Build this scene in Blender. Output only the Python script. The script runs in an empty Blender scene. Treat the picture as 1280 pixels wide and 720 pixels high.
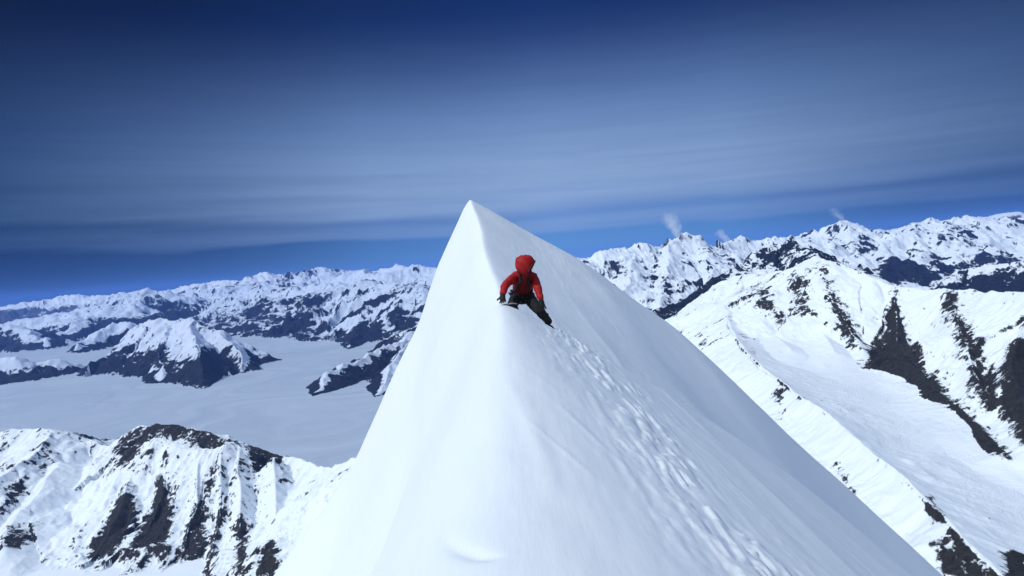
import bpy, bmesh, math, random
import numpy as np
from mathutils import Vector, Matrix

R = math.radians
scene = bpy.context.scene
COL = scene.collection
random.seed(7)
rng = np.random.default_rng(11)

# ------------------------------------------------------------------ camera
FPX = 853.33
ROLL, PITCH = R(4.8), R(2.14)
f0 = Vector((0, math.cos(PITCH), -math.sin(PITCH)))
u0 = Vector((0, math.sin(PITCH), math.cos(PITCH)))
r0 = Vector((1, 0, 0))
rr = r0 * math.cos(ROLL) - u0 * math.sin(ROLL)
uu = u0 * math.cos(ROLL) + r0 * math.sin(ROLL)
cam_data = bpy.data.cameras.new('camera')
cam = bpy.data.objects.new('camera', cam_data)
COL.objects.link(cam)
M = Matrix((( rr.x, uu.x, -f0.x, 0), (rr.y, uu.y, -f0.y, 0), (rr.z, uu.z, -f0.z, 0), (0, 0, 0, 1)))
cam.matrix_world = M
cam_data.lens = 24.0
cam_data.sensor_width = 36.0
cam_data.clip_start = 0.05
cam_data.clip_end = 600000
scene.camera = cam


def ray(px, py):
    """direction of a sight line, in photo pixels (1280 x 720)"""
    d = f0 + rr * ((px - 640) / FPX) - uu * ((py - 360) / FPX)
    return d


def at_y(px, py, y):
    d = ray(px, py)
    return d * (y / d.y)


def at_r(px, py, dist):
    d = ray(px, py)
    return d * (dist / math.hypot(d.x, d.y))


# ------------------------------------------------------------------ noise
def _hash(ix, iy, seed):
    n = (ix.astype(np.int64) * 374761393 + iy.astype(np.int64) * 668265263 + seed * 974711) & 0x7fffffff
    n = ((n ^ (n >> 13)) * 1274126177) & 0x7fffffff
    n = n ^ (n >> 16)
    return (n & 0xffff).astype(np.float32) / 65535.0


def vnoise(x, y, seed=0):
    """smooth value noise in -1..1"""
    xf = np.floor(x); yf = np.floor(y)
    fx = (x - xf).astype(np.float32); fy = (y - yf).astype(np.float32)
    fx = fx * fx * fx * (fx * (fx * 6 - 15) + 10); fy = fy * fy * fy * (fy * (fy * 6 - 15) + 10)
    a = _hash(xf, yf, seed); b = _hash(xf + 1, yf, seed)
    c = _hash(xf, yf + 1, seed); d = _hash(xf + 1, yf + 1, seed)
    return ((a + (b - a) * fx) * (1 - fy) + (c + (d - c) * fx) * fy) * 2 - 1


def fbm(x, y, seed=0, octv=4, gain=0.5):
    s = 0; a = 1; t = 0
    for o in range(octv):
        s = s + a * vnoise(x * 2 ** o + 13.7 * o, y * 2 ** o + 7.1 * o, seed + o)
        t += a; a *= gain
    return s / t


def ridged(x, y, seed=0, octv=4, gain=0.5):
    s = 0; a = 1; t = 0
    for o in range(octv):
        s = s + a * (1 - 2 * np.abs(vnoise(x * 2 ** o + 3.7 * o, y * 2 ** o + 17.1 * o, seed + o)))
        t += a; a *= gain
    return s / t


def sstep(a, b, x):
    t = np.clip((x - a) / (b - a), 0, 1)
    return t * t * (3 - 2 * t)


# ------------------------------------------------------------------ material helpers
def new_mat(name):
    m = bpy.data.materials.new(name)
    m.use_nodes = True
    nt = m.node_tree
    nt.nodes.clear()
    out = nt.nodes.new('ShaderNodeOutputMaterial')
    return m, nt, out


def N(nt, typ, **kw):
    n = nt.nodes.new(typ)
    for k, v in kw.items():
        if k == 'inp':
            for kk, vv in v.items():
                n.inputs[kk].default_value = vv
        else:
            setattr(n, k, v)
    return n


def L(nt, a, b):
    nt.links.new(a, b)


def math_n(nt, op, a, b=None, c=None, clamp=False):
    n = nt.nodes.new('ShaderNodeMath'); n.operation = op; n.use_clamp = clamp
    for i, v in enumerate((a, b, c)):
        if v is None: continue
        if isinstance(v, (int, float)): n.inputs[i].default_value = v
        else: nt.links.new(v, n.inputs[i])
    return n.outputs[0]


def mixc(nt, fac, a, b, mode='MIX'):
    n = nt.nodes.new('ShaderNodeMix'); n.data_type = 'RGBA'; n.blend_type = mode
    for sock, v in ((n.inputs[0], fac), (n.inputs[6], a), (n.inputs[7], b)):
        if isinstance(v, (int, float)): sock.default_value = v
        elif isinstance(v, tuple): sock.default_value = v
        else: nt.links.new(v, sock)
    return n.outputs[2]


def ramp(nt, fac, stops, interp='LINEAR'):
    n = nt.nodes.new('ShaderNodeValToRGB')
    cr = n.color_ramp; cr.interpolation = interp
    while len(cr.elements) < len(stops): cr.elements.new(0.5)
    for e, (p, c) in zip(cr.elements, stops):
        e.position = p; e.color = c if len(c) == 4 else (*c, 1)
    nt.links.new(fac, n.inputs[0])
    return n.outputs[0]


def mountain_mat(name, scale, rock_dark=(0.010, 0.010, 0.010), rock_light=(0.046, 0.043, 0.040), snow=(0.82, 0.86, 0.90), thr=0.5, rough=0.62, amt=0.55, bump=1.0):
    """snow with bare rock where the attribute 'rock' and a broken-up noise say so; scale = metres of the finest detail"""
    m, nt, out = new_mat(name)
    geo = N(nt, 'ShaderNodeNewGeometry')
    at = N(nt, 'ShaderNodeAttribute', attribute_name='rock')
    mp = N(nt, 'ShaderNodeMapping')
    mp.inputs['Scale'].default_value = (1 / scale, 1 / scale, 0.55 / scale)
    L(nt, geo.outputs['Position'], mp.inputs[0])
    n1 = N(nt, 'ShaderNodeTexNoise', inp={'Scale': 0.45, 'Detail': 6.0, 'Roughness': 0.74})
    L(nt, mp.outputs[0], n1.inputs['Vector'])
    v = math_n(nt, 'SUBTRACT', n1.outputs['Fac'], 0.5)
    v = math_n(nt, 'MULTIPLY', v, amt * 4)
    v = math_n(nt, 'ADD', v, at.outputs['Fac'])
    fac = math_n(nt, 'SUBTRACT', v, thr)
    fac = math_n(nt, 'MULTIPLY', fac, 6.0, clamp=True)
    n2 = N(nt, 'ShaderNodeTexNoise', inp={'Scale': 0.9, 'Detail': 4.0, 'Roughness': 0.7})
    L(nt, mp.outputs[0], n2.inputs['Vector'])
    rc = ramp(nt, n2.outputs['Fac'], [(0.3, rock_dark), (0.75, rock_light)])
    n3 = N(nt, 'ShaderNodeTexNoise', inp={'Scale': 0.03, 'Detail': 4.0, 'Roughness': 0.55})
    L(nt, mp.outputs[0], n3.inputs['Vector'])
    sc = ramp(nt, n3.outputs['Fac'], [(0.3, tuple(c * 0.93 for c in snow)), (0.7, snow)])
    col = mixc(nt, fac, sc, rc)
    b = N(nt, 'ShaderNodeBsdfPrincipled', inp={'Roughness': 0.85, 'Specular IOR Level': 0.15})
    L(nt, col, b.inputs['Base Color'])
    bp = N(nt, 'ShaderNodeBump', inp={'Strength': 0.5, 'Distance': scale * 0.35 * bump})
    hgt = math_n(nt, 'MULTIPLY', n2.outputs['Fac'], math_n(nt, 'ADD', math_n(nt, 'MULTIPLY', fac, 0.9), 0.25))
    L(nt, hgt, bp.inputs['Height'])
    L(nt, bp.outputs[0], b.inputs['Normal'])
    L(nt, b.outputs[0], out.inputs[0])
    return m


def glacier_mat():
    m, nt, out = new_mat('glacier_ice')
    geo = N(nt, 'ShaderNodeNewGeometry')
    mp = N(nt, 'ShaderNodeMapping'); mp.inputs['Scale'].default_value = (1 / 4200, 1 / 900, 1)
    mp.inputs['Rotation'].default_value = (0, 0, R(12))
    L(nt, geo.outputs['Position'], mp.inputs[0])
    w = N(nt, 'ShaderNodeTexNoise', inp={'Scale': 0.5, 'Detail': 5.0, 'Roughness': 0.45, 'Distortion': 0.0})
    L(nt, mp.outputs[0], w.inputs['Vector'])
    mp2 = N(nt, 'ShaderNodeMapping'); mp2.inputs['Scale'].default_value = (1 / 260, 1 / 420, 1)
    L(nt, geo.outputs['Position'], mp2.inputs[0])
    w2 = N(nt, 'ShaderNodeTexNoise', inp={'Scale': 1.0, 'Detail': 5.0, 'Roughness': 0.65})
    L(nt, mp2.outputs[0], w2.inputs['Vector'])
    s = math_n(nt, 'ADD', math_n(nt, 'MULTIPLY', w.outputs['Fac'], 0.75), math_n(nt, 'MULTIPLY', w2.outputs['Fac'], 0.25))
    at = N(nt, 'ShaderNodeAttribute', attribute_name='clean')
    c = ramp(nt, s, [(0.32, (0.37, 0.43, 0.52)), (0.5, (0.41, 0.47, 0.56)), (0.68, (0.46, 0.52, 0.60))])  # bare ice tone, with vignette and cloud shade mixed into its colour
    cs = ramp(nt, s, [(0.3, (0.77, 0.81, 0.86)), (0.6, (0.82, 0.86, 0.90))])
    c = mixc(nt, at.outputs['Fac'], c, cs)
    b = N(nt, 'ShaderNodeBsdfPrincipled', inp={'Roughness': 0.8, 'Specular IOR Level': 0.15})
    L(nt, c, b.inputs['Base Color'])
    bp = N(nt, 'ShaderNodeBump', inp={'Strength': 0.35, 'Distance': 25.0})
    L(nt, w2.outputs['Fac'], bp.inputs['Height']); L(nt, bp.outputs[0], b.inputs['Normal'])
    L(nt, b.outputs[0], out.inputs[0])
    return m


# ------------------------------------------------------------------ far terrain
FLOOR = -1500.0
#   id, label, crest points (px, py, metres), base (px, py) or slope, rib wavelength, rib amplitude, rock start q0, rock gain
RD = []


def ridge(gid, pts, slope, lam=900., amp=0.16, q0=0.3, rk=1.0, back=None, p3=False):
    if p3: P = [Vector(p) for p in pts]
    elif gid in 'ADECBFGHIJKLSQ': P = [at_r(p[0], p[1], p[2] * math.sqrt(1 + ((p[0] - 640) / FPX) ** 2)) for p in pts]
    else: P = [at_r(*p) for p in pts]
    RD.append(dict(g=gid, P=np.array([tuple(p) for p in P]), s=slope, lam=lam, amp=amp, q0=q0, rk=rk, back=back or slope))


GROUPS = {}


def grp(gid, label, mat): GROUPS[gid] = (label, mat)


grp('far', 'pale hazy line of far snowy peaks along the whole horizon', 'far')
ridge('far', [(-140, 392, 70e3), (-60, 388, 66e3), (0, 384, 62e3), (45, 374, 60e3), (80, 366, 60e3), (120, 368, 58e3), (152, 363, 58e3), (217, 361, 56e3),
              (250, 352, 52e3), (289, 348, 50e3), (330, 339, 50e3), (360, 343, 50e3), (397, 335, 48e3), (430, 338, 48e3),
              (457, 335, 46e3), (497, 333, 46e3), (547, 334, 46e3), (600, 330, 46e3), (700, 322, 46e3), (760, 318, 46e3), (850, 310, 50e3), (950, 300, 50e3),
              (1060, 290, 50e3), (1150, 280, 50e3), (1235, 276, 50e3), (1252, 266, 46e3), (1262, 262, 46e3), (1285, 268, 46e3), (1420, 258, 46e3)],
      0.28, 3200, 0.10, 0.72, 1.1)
# A peak left
grp('A', 'broad snowy peak with dark lower slopes on the left skyline', 'wide_shaded')
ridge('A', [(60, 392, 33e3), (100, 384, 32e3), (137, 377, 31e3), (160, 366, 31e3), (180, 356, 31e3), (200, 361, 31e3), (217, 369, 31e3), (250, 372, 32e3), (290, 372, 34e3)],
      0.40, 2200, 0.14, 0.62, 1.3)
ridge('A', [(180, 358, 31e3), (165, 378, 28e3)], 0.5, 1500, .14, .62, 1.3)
grp('D', 'dark spurred ridge standing behind the small valley at left', 'wide_shaded')
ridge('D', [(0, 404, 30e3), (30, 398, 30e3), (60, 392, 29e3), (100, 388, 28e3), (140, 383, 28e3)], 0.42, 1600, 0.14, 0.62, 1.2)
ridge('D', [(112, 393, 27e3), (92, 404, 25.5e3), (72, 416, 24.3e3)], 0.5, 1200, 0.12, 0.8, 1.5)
grp('E', 'dark low spur at the left edge above the glacier', 'wide_shaded')
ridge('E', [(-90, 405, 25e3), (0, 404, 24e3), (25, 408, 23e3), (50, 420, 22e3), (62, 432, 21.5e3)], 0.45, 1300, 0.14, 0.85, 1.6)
grp('C', 'small dark-footed peak between the island mountain and the skyline', 'wide_shaded')
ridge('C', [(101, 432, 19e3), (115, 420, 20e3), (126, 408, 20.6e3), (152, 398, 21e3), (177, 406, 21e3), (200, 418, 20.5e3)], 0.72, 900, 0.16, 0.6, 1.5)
grp('B', 'rounded island mountain with dark base rising from the glacier', 'mid_shaded')
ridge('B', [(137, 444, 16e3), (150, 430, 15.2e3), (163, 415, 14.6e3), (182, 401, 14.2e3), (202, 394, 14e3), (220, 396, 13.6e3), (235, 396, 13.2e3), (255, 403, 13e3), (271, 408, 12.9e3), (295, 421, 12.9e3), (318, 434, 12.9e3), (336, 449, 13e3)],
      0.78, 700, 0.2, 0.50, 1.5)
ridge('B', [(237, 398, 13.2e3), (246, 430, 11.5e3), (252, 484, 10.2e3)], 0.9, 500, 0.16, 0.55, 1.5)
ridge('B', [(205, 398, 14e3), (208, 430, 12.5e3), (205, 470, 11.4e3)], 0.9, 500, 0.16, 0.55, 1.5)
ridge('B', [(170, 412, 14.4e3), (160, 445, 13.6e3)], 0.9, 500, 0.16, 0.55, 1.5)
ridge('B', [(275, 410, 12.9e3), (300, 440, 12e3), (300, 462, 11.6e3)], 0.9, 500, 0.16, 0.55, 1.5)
grp('F', 'low mountain at the left edge with dark ribs along its foot', 'mid_shaded')
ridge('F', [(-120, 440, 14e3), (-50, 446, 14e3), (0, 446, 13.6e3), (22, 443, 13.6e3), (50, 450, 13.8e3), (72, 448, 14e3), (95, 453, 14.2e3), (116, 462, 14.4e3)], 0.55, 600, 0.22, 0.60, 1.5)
grp('G', 'long snowy range right of the glacier with dark spurs at its foot', 'wide_shaded')
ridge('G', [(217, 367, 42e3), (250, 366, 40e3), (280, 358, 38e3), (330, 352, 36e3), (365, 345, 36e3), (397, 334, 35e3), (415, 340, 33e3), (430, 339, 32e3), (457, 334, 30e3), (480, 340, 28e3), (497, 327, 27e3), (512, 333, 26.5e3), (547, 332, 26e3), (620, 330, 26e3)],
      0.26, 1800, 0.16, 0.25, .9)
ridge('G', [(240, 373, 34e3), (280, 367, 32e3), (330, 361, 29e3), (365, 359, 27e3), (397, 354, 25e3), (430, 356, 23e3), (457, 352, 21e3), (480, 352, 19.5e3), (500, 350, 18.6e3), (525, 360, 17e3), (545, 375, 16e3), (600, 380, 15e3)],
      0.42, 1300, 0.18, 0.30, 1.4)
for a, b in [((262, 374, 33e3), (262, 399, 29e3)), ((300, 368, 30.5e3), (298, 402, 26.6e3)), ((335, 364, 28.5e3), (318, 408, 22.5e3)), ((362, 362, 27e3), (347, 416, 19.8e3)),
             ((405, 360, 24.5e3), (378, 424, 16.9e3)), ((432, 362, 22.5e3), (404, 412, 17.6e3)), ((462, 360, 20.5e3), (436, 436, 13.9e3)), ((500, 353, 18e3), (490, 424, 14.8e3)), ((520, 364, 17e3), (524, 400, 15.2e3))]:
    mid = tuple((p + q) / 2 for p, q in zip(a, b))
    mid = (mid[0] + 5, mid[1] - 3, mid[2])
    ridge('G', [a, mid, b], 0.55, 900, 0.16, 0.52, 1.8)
grp('H', 'low dark rock spur ending in the glacier beside the white summit', 'mid_shaded')
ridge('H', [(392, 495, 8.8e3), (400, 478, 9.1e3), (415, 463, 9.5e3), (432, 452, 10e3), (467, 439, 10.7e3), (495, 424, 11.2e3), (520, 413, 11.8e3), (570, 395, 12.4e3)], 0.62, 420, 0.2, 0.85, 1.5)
grp('I', 'dark rock rib half hidden behind the white summit edge', 'mid_shaded')
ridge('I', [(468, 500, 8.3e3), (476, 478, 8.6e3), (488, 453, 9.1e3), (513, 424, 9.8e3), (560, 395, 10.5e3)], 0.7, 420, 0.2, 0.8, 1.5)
# J near left
grp('J', 'near mountain at lower left with dark diagonal rock ribs', 'near')
ridge('J', [(95, 551, 5.3e3), (120, 548, 5.25e3), (137, 553, 5.2e3), (160, 538, 5.1e3), (179, 531, 5.05e3), (199, 527, 5e3), (220, 530, 4.95e3), (241, 534, 4.9e3), (265, 543, 4.85e3), (289, 551, 4.8e3), (306, 550, 4.65e3), (344, 562, 4.6e3), (388, 577, 4.4e3), (412, 583, 4.2e3), (440, 572, 3.7e3), (490, 556, 3.2e3)],
      0.62, 260, 0.16, 0.15, 1.0)
ridge('J', [(150, 570, 4.9e3), (170, 556, 4.75e3), (193, 548, 4.62e3), (215, 556, 4.55e3), (241, 560, 4.48e3), (262, 558, 4.45e3), (285, 556, 4.45e3), (306, 552, 4.6e3)], 0.66, 240, 0.18, 0.0, 1.0)
for a, m_, b in [((172, 562, 4.7e3), (152, 620, 4.25e3), (118, 694, 3.9e3)), ((205, 556, 4.58e3), (195, 625, 4.2e3), (170, 695, 3.85e3)),
                 ((248, 562, 4.45e3), (243, 635, 4.05e3), (226, 702, 3.75e3)), ((282, 560, 4.42e3), (278, 640, 4.0e3), (262, 718, 3.66e3)),
                 ((304, 556, 4.5e3), (303, 650, 3.9e3), (295, 735, 3.55e3)), ((345, 570, 4.4e3), (345, 660, 3.85e3), (330, 740, 3.5e3))]:
    ridge('J', [a, m_, b], 0.85, 160, 0.2, 0.2, 1.0)
ridge('J', [(412, 584, 4.2e3), (420, 640, 3.7e3), (400, 730, 3.3e3)], 0.5, 260, 0.06, 0, 0.3)
grp('K', 'snowy shoulder with scattered dark rocks in the lower left corner', 'near')
ridge('K', [(-120, 520, 5.8e3), (-40, 540, 5.6e3), (0, 534, 5.5e3), (27, 530, 5.4e3), (62, 537, 5.2e3), (90, 543, 5.25e3), (120, 547, 5.3e3)], 0.52, 300, 0.12, 0.1, 1.0)
ridge('K', [(60, 540, 5.15e3), (45, 560, 4.9e3), (15, 582, 4.6e3), (-30, 610, 4.3e3)], 0.6, 240, 0.18, 0.4, 1.0)
ridge('K', [(75, 575, 4.8e3), (40, 625, 4.35e3), (10, 680, 3.95e3)], 0.42, 300, 0.1, 0.1, 1.0)
# right side
grp('L', 'white jagged peak streaming a plume, behind the summit ridge', 'wide')
ridge('L', [(705, 336, 13e3), (727, 326, 13e3), (740, 315, 13e3), (757, 313, 13e3), (773, 308, 13.2e3), (790, 306, 13.4e3), (803, 302, 13.6e3), (823, 305, 13.8e3), (835, 297, 14e3), (843, 293, 14e3), (860, 287, 14e3), (870, 293, 14e3), (880, 301, 14e3), (900, 303, 14.5e3), (917, 295, 15e3), (935, 298, 15e3), (950, 297, 15e3), (973, 292, 15e3), (1000, 293, 15e3), (1030, 296, 15e3)],
      0.42, 900, 0.2, 0.1, 1.0)
ridge('L', [(790, 308, 13.4e3), (785, 345, 11.5e3), (770, 400, 9.6e3)], 0.45, 600, 0.16, 0.1, 1)
ridge('L', [(845, 296, 14e3), (830, 330, 12e3), (825, 390, 10e3)], 0.45, 600, 0.16, 0.1, 1)
ridge('L', [(880, 303, 14e3), (890, 325, 12.5e3), (895, 370, 10.8e3)], 0.45, 600, 0.16, 0.1, 1)
grp('S', 'snowy range on the right skyline with dark foot below', 'wide')
ridge('S', [(980, 297, 20e3), (1007, 288, 20e3), (1030, 289, 19e3), (1042, 279, 18e3), (1050, 272, 18e3), (1067, 277, 18e3), (1082, 284, 18e3), (1097, 290, 18.4e3), (1130, 283, 19.5e3), (1150, 277, 20e3), (1173, 270, 20e3), (1190, 272, 20e3), (1213, 268, 20e3), (1237, 273, 20e3), (1260, 272, 21e3), (1290, 270, 21e3), (1420, 262, 21e3)],
      0.40, 1100, 0.18, 0.36, 1.2)
for a, b in [((1052, 275, 18e3), (1068, 318, 15.5e3)), ((1100, 291, 18e3), (1108, 335, 13.6e3)), ((1140, 281, 19.4e3), (1150, 325, 14.6e3)), ((1175, 272, 20e3), (1190, 322, 15e3)), ((1225, 272, 20e3), (1235, 318, 15.5e3)), ((1290, 271, 21e3), (1290, 312, 16e3))]:
    ridge('S', [a, b], 0.5, 800, 0.16, 0.42, 1.5)
grp('Q', 'low snowy ridge with dark stripes at the right edge', 'mid')
ridge('Q', [(1150, 362, 10.4e3), (1175, 350, 10.2e3), (1195, 341, 10e3), (1213, 335, 10e3), (1235, 331, 9.8e3), (1257, 327, 9.6e3), (1290, 325, 9.4e3), (1420, 318, 9e3)], 0.6, 420, 0.22, 0.85, 1.6)
grp('M', 'rock-speckled ridge slanting up behind the right massif', 'mid')
ridge('M', [(770, 412, 6.2e3), (800, 394, 6.6e3), (820, 385, 6.8e3), (840, 376, 7e3), (870, 358, 7.3e3), (900, 341, 7.6e3), (920, 327, 7.8e3), (940, 316, 8e3), (965, 302, 8.2e3), (980, 296, 8.3e3), (1000, 300, 8.1e3), (1015, 308, 7.7e3), (1060, 330, 7e3)],
      0.6, 300, 0.24, 0.6, 1.0)
grp('O', 'great snowy massif on the right with dark cliffs', 'near')
ridge('O', [(868, 378, 5.9e3), (890, 358, 6e3), (913, 343, 6e3), (935, 342, 5.9e3), (953, 343, 5.8e3), (985, 335, 5.5e3), (1005, 325, 5.1e3), (1023, 319, 4.9e3), (1040, 325, 4.8e3), (1063, 333, 4.75e3), (1090, 346, 4.6e3), (1120, 356, 4.5e3), (1150, 360, 4.4e3), (1180, 359, 4.3e3), (1230, 363, 4.1e3), (1290, 364, 3.9e3), (1430, 372, 3.6e3)],
      0.55, 300, 0.12, 0.1, 1.0)
ridge('O', [(953, 343, 5.8e3), (958, 375, 5.0e3), (962, 405, 4.5e3), (985, 440, 3.9e3)], 0.42, 300, 0.08, 0.1, 1)
ridge('O', [(1000, 328, 5.2e3), (1010, 375, 4.6e3), (1020, 410, 4.2e3), (1040, 440, 3.85e3)], 0.45, 300, 0.08, 0.1, 1)
ridge('O', [(1023, 322, 4.9e3), (1036, 365, 4.45e3), (1052, 405, 4.15e3), (1078, 440, 3.85e3)], 0.8, 160, 0.16, 0.1, 1)
ridge('O', [(985, 338, 5.4e3), (990, 370, 4.9e3), (985, 398, 4.55e3)], 0.6, 200, 0.16, 0.1, 1)
ridge('O', [(1120, 358, 4.5e3), (1117, 400, 4.1e3), (1118, 440, 3.8e3), (1150, 468, 3.55e3), (1185, 505, 3.25e3), (1225, 540, 2.85e3), (1262, 572, 2.58e3)], 1.0, 150, 0.2, 0.2, 1)
ridge('O', [(1185, 361, 4.3e3), (1195, 398, 3.9e3), (1210, 440, 3.55e3), (1228, 475, 3.25e3), (1243, 512, 3.0e3)], 0.8, 150, 0.2, 0.2, 1)
ridge('O', [(1290, 385, 3.8e3), (1272, 420, 3.5e3), (1265, 470, 3.1e3), (1290, 560, 2.6e3)], 0.9, 150, 0.2, 0.2, 1)
grp('R', 'steep snow shoulder falling to the lower right corner below the bowl', 'near')
ridge('R', [(925, 352, 5.9e3), (905, 392, 4.7e3), (925, 435, 3.8e3), (965, 470, 3.2e3), (1000, 497, 2.85e3), (1040, 522, 2.6e3), (1090, 568, 2.3e3), (1135, 605, 2.1e3), (1170, 638, 1.95e3), (1210, 680, 1.8e3), (1250, 722, 1.68e3), (1300, 790, 1.5e3)], 0.55, 170, 0.1, 0.1, 1)

NA, NR = 1400, 2100
az = np.linspace(R(-47), R(46), NA)
tt = np.linspace(0, 1, NR)
# log spacing, denser between 2.5 and 20 km
dens = 0.35 + 1.0 * np.exp(-((np.linspace(math.log(900), math.log(130e3), 4000) - math.log(7000)) / 1.0) ** 2)
lr = np.linspace(math.log(900), math.log(130e3), 4000)
cdf = np.cumsum(dens); cdf = (cdf - cdf[0]) / (cdf[-1] - cdf[0])
rad = np.exp(np.interp(tt, cdf, lr))
AZ, RA = np.meshgrid(az, rad, indexing='ij')
X = (RA * np.sin(AZ)); Y = (RA * np.cos(AZ))
shape = X.shape

# right bowl floor: a tilted plane fitted through sight points
bw = [at_r(1000, 430, 4150), at_r(1280, 600, 2400), at_r(1150, 560, 2850), at_r(1060, 470, 3600), at_r(1230, 640, 2150), at_r(1000, 470, 3480)]
A_ = np.array([[p.x, p.y, 1] for p in bw]); c_, *_ = np.linalg.lstsq(A_, np.array([p.z for p in bw]), rcond=None)
bowl = c_[0] * X + c_[1] * Y + c_[2]
_rp = [at_r(*p) for p in [(905, 392, 4700), (925, 435, 3800), (965, 470, 3200), (1000, 497, 2850), (1040, 522, 2600), (1090, 568, 2300), (1135, 605, 2100), (1170, 638, 1950), (1210, 680, 1800), (1250, 722, 1680), (1300, 790, 1500)]]
_ra = np.array([math.atan2(p.x, p.y) for p in _rp]); _rd = np.array([math.hypot(p.x, p.y) for p in _rp])
wb = sstep(-200, 20, RA - np.interp(AZ, _ra, _rd)) * sstep(5700, 4800, RA) * (AZ > _ra[0])
_rz = np.interp(AZ, _ra, np.array([p.z for p in _rp]))
bowl = np.minimum(bowl, _rz - 25 + 0.30 * np.maximum(RA - np.interp(AZ, _ra, _rd), 0))
floor = FLOOR + 18 * fbm(X / 2500, Y / 2500, 5, 3) + 160 * sstep(30e3, 60e3, RA)
# the floor near the left foreground rises a little into clean snow
floorB = np.where(wb > 0, floor * (1 - wb) + np.maximum(bowl, FLOOR) * wb, floor) + wb * (18 * fbm(X / 600, Y / 600, 9, 3) + 2 * ridged(X / 160, Y / 160, 19, 2))

# domain warp
WX = X + RA * 0.012 * fbm(X / (0.05 * 9000), Y / (0.05 * 9000), 21, 3)
WY = Y + RA * 0.012 * fbm(X / (0.05 * 9000), Y / (0.05 * 9000), 31, 3)

H = np.full(shape, -9000.0)
SPK = {'L': 0.12, 'O': 0.10, 'R': 0.02, 'S': 0.14, 'J': 0.12, 'K': 0.08, 'G': 0.06, 'far': 0.16, 'M': 0.34, 'A': 0.12, 'D': 0.08, 'C': 0.1, 'Q': 0.1}
CREST = np.full(shape, np.nan)
gid_list = list(GROUPS)
OWN = np.full(shape, -1, np.int16)
ROCK = np.full(shape, -1.0, np.float32)
for ri, rd in enumerate(RD):
    P = rd['P']; s = rd['s']
    zmax = P[:, 2].max()
    reach = (zmax - FLOOR) / s * 1.35 + 600
    # limit to the vertices in reach
    xmin, xmax = P[:, 0].min() - reach, P[:, 0].max() + reach
    ymin, ymax = P[:, 1].min() - reach, P[:, 1].max() + reach
    msk = (X > xmin) & (X < xmax) & (Y > ymin) & (Y < ymax)
    if not msk.any(): continue
    x = WX[msk]; y = WY[msk]; hx = X[msk]; hy = Y[msk]
    best = np.full(x.shape, 1e9); bt = np.zeros(x.shape); bz = np.zeros(x.shape); side = np.zeros(x.shape)
    tot = 0
    for a, b in zip(P[:-1], P[1:]):
        dx, dy = b[0] - a[0], b[1] - a[1]; ln = math.hypot(dx, dy)
        t = np.clip(((x - a[0]) * dx + (y - a[1]) * dy) / ln ** 2, 0, 1)
        d = np.hypot(x - a[0] - t * dx, y - a[1] - t * dy)
        # judge by resulting height so that steep spurs behave
        zz = a[2] + t * (b[2] - a[2]) - s * d
        sc = -zz
        m = sc < best
        best[m] = sc[m]; bt[m] = tot + t[m] * ln; bz[m] = (a[2] + t * (b[2] - a[2]))[m]; side[m] = d[m]
        tot += ln
    d = side
    lam = rd['lam']
    warp = fbm(hx / lam * 0.6, hy / lam * 0.6, 70 + ri, 3)
    # spurs and gullies running away from the crest
    c1 = ridged(bt / lam * 0.6 + warp * 0.45, d / (lam * 3.5) + ri * 9.1, 100 + ri, 1)
    c2 = ridged(bt / lam * 1.7 + warp * 0.9, d / (lam * 1.6) + ri * 3.3, 200 + ri, 3, 0.55)
    iso = ridged(hx / lam * 1.5, hy / lam * 1.5, 300 + ri, 4, 0.55)
    c3 = ridged(bt / lam * 4.2 + warp * 1.6, d / (lam * 1.1) + ri * 5.3, 400 + ri, 3, 0.6)
    env = np.clip(d / lam, 0, 1) ** 0.8
    A = np.minimum(rd['amp'] * lam, 0.2 * np.maximum(bz - floorB[msk], 60)); cbs = {'far': 0.3, 'G': 0.3, 'S': 0.3, 'A': 0.3, 'L': 0.12, 'M': 0.3}.get(rd['g'], 0.0)
    z = bz - s * d * (1.0 - 0.12 * np.clip(d * s / 900, 0, 1)) + A * ((c1 - 0.5) * 1.0 * env + (c2 - 0.45) * 0.7 * (0.35 + cbs + env) + (c3 - 0.45) * 0.36 * (0.3 + 2 * cbs + env) + (iso - 0.45) * 0.45 * (0.6 + env))
    relief = np.maximum(bz - floorB[msk], 50)
    q = np.clip((z - floorB[msk]) / relief, 0, 1.2)       # 1 at the crest, 0 at the foot
    rock = (rd['q0'] - q) * 2.1 * rd['rk'] + 0.50 * c1 + 0.60 * c2 + 0.20 * iso - 0.2
    rock = np.maximum(rock, SPK.get(rd['g'], -0.6) + 0.85 * (c2 - 0.45) + 0.75 * (c3 - 0.45) + 0.25 * c1)
    Hm = H[msk]
    up = z > Hm
    Hm2 = np.where(up, z, Hm)
    H[msk] = Hm2
    o = OWN[msk]; o[up] = gid_list.index(rd['g']); OWN[msk] = o
    rk = ROCK[msk]; rk[up] = rock[up]; ROCK[msk] = rk

kk = 12 + 110 * wb
hh = np.clip(0.5 + 0.5 * (H - floorB) / kk, 0, 1)
OWN[H < floorB] = -1
ROCK[H < floorB] = -1
H = floorB * (1 - hh) + H * hh + kk * hh * (1 - hh)
# finer relief everywhere above the valley floor
above = np.clip((H - floorB) / 120, 0, 1)
sc_ = np.clip(RA / 60, 25, 1400)
fine = (ridged(X / 170, Y / 170, 500, 5, 0.55) - .4) * 12 * sstep(16e3, 7e3, RA)
fine2 = (ridged(X / 600, Y / 600, 510, 5, 0.6) - .4) * 75 * sstep(4500, 9000, RA)
H = H + above * (fine + fine2)
del fine, fine2


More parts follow.
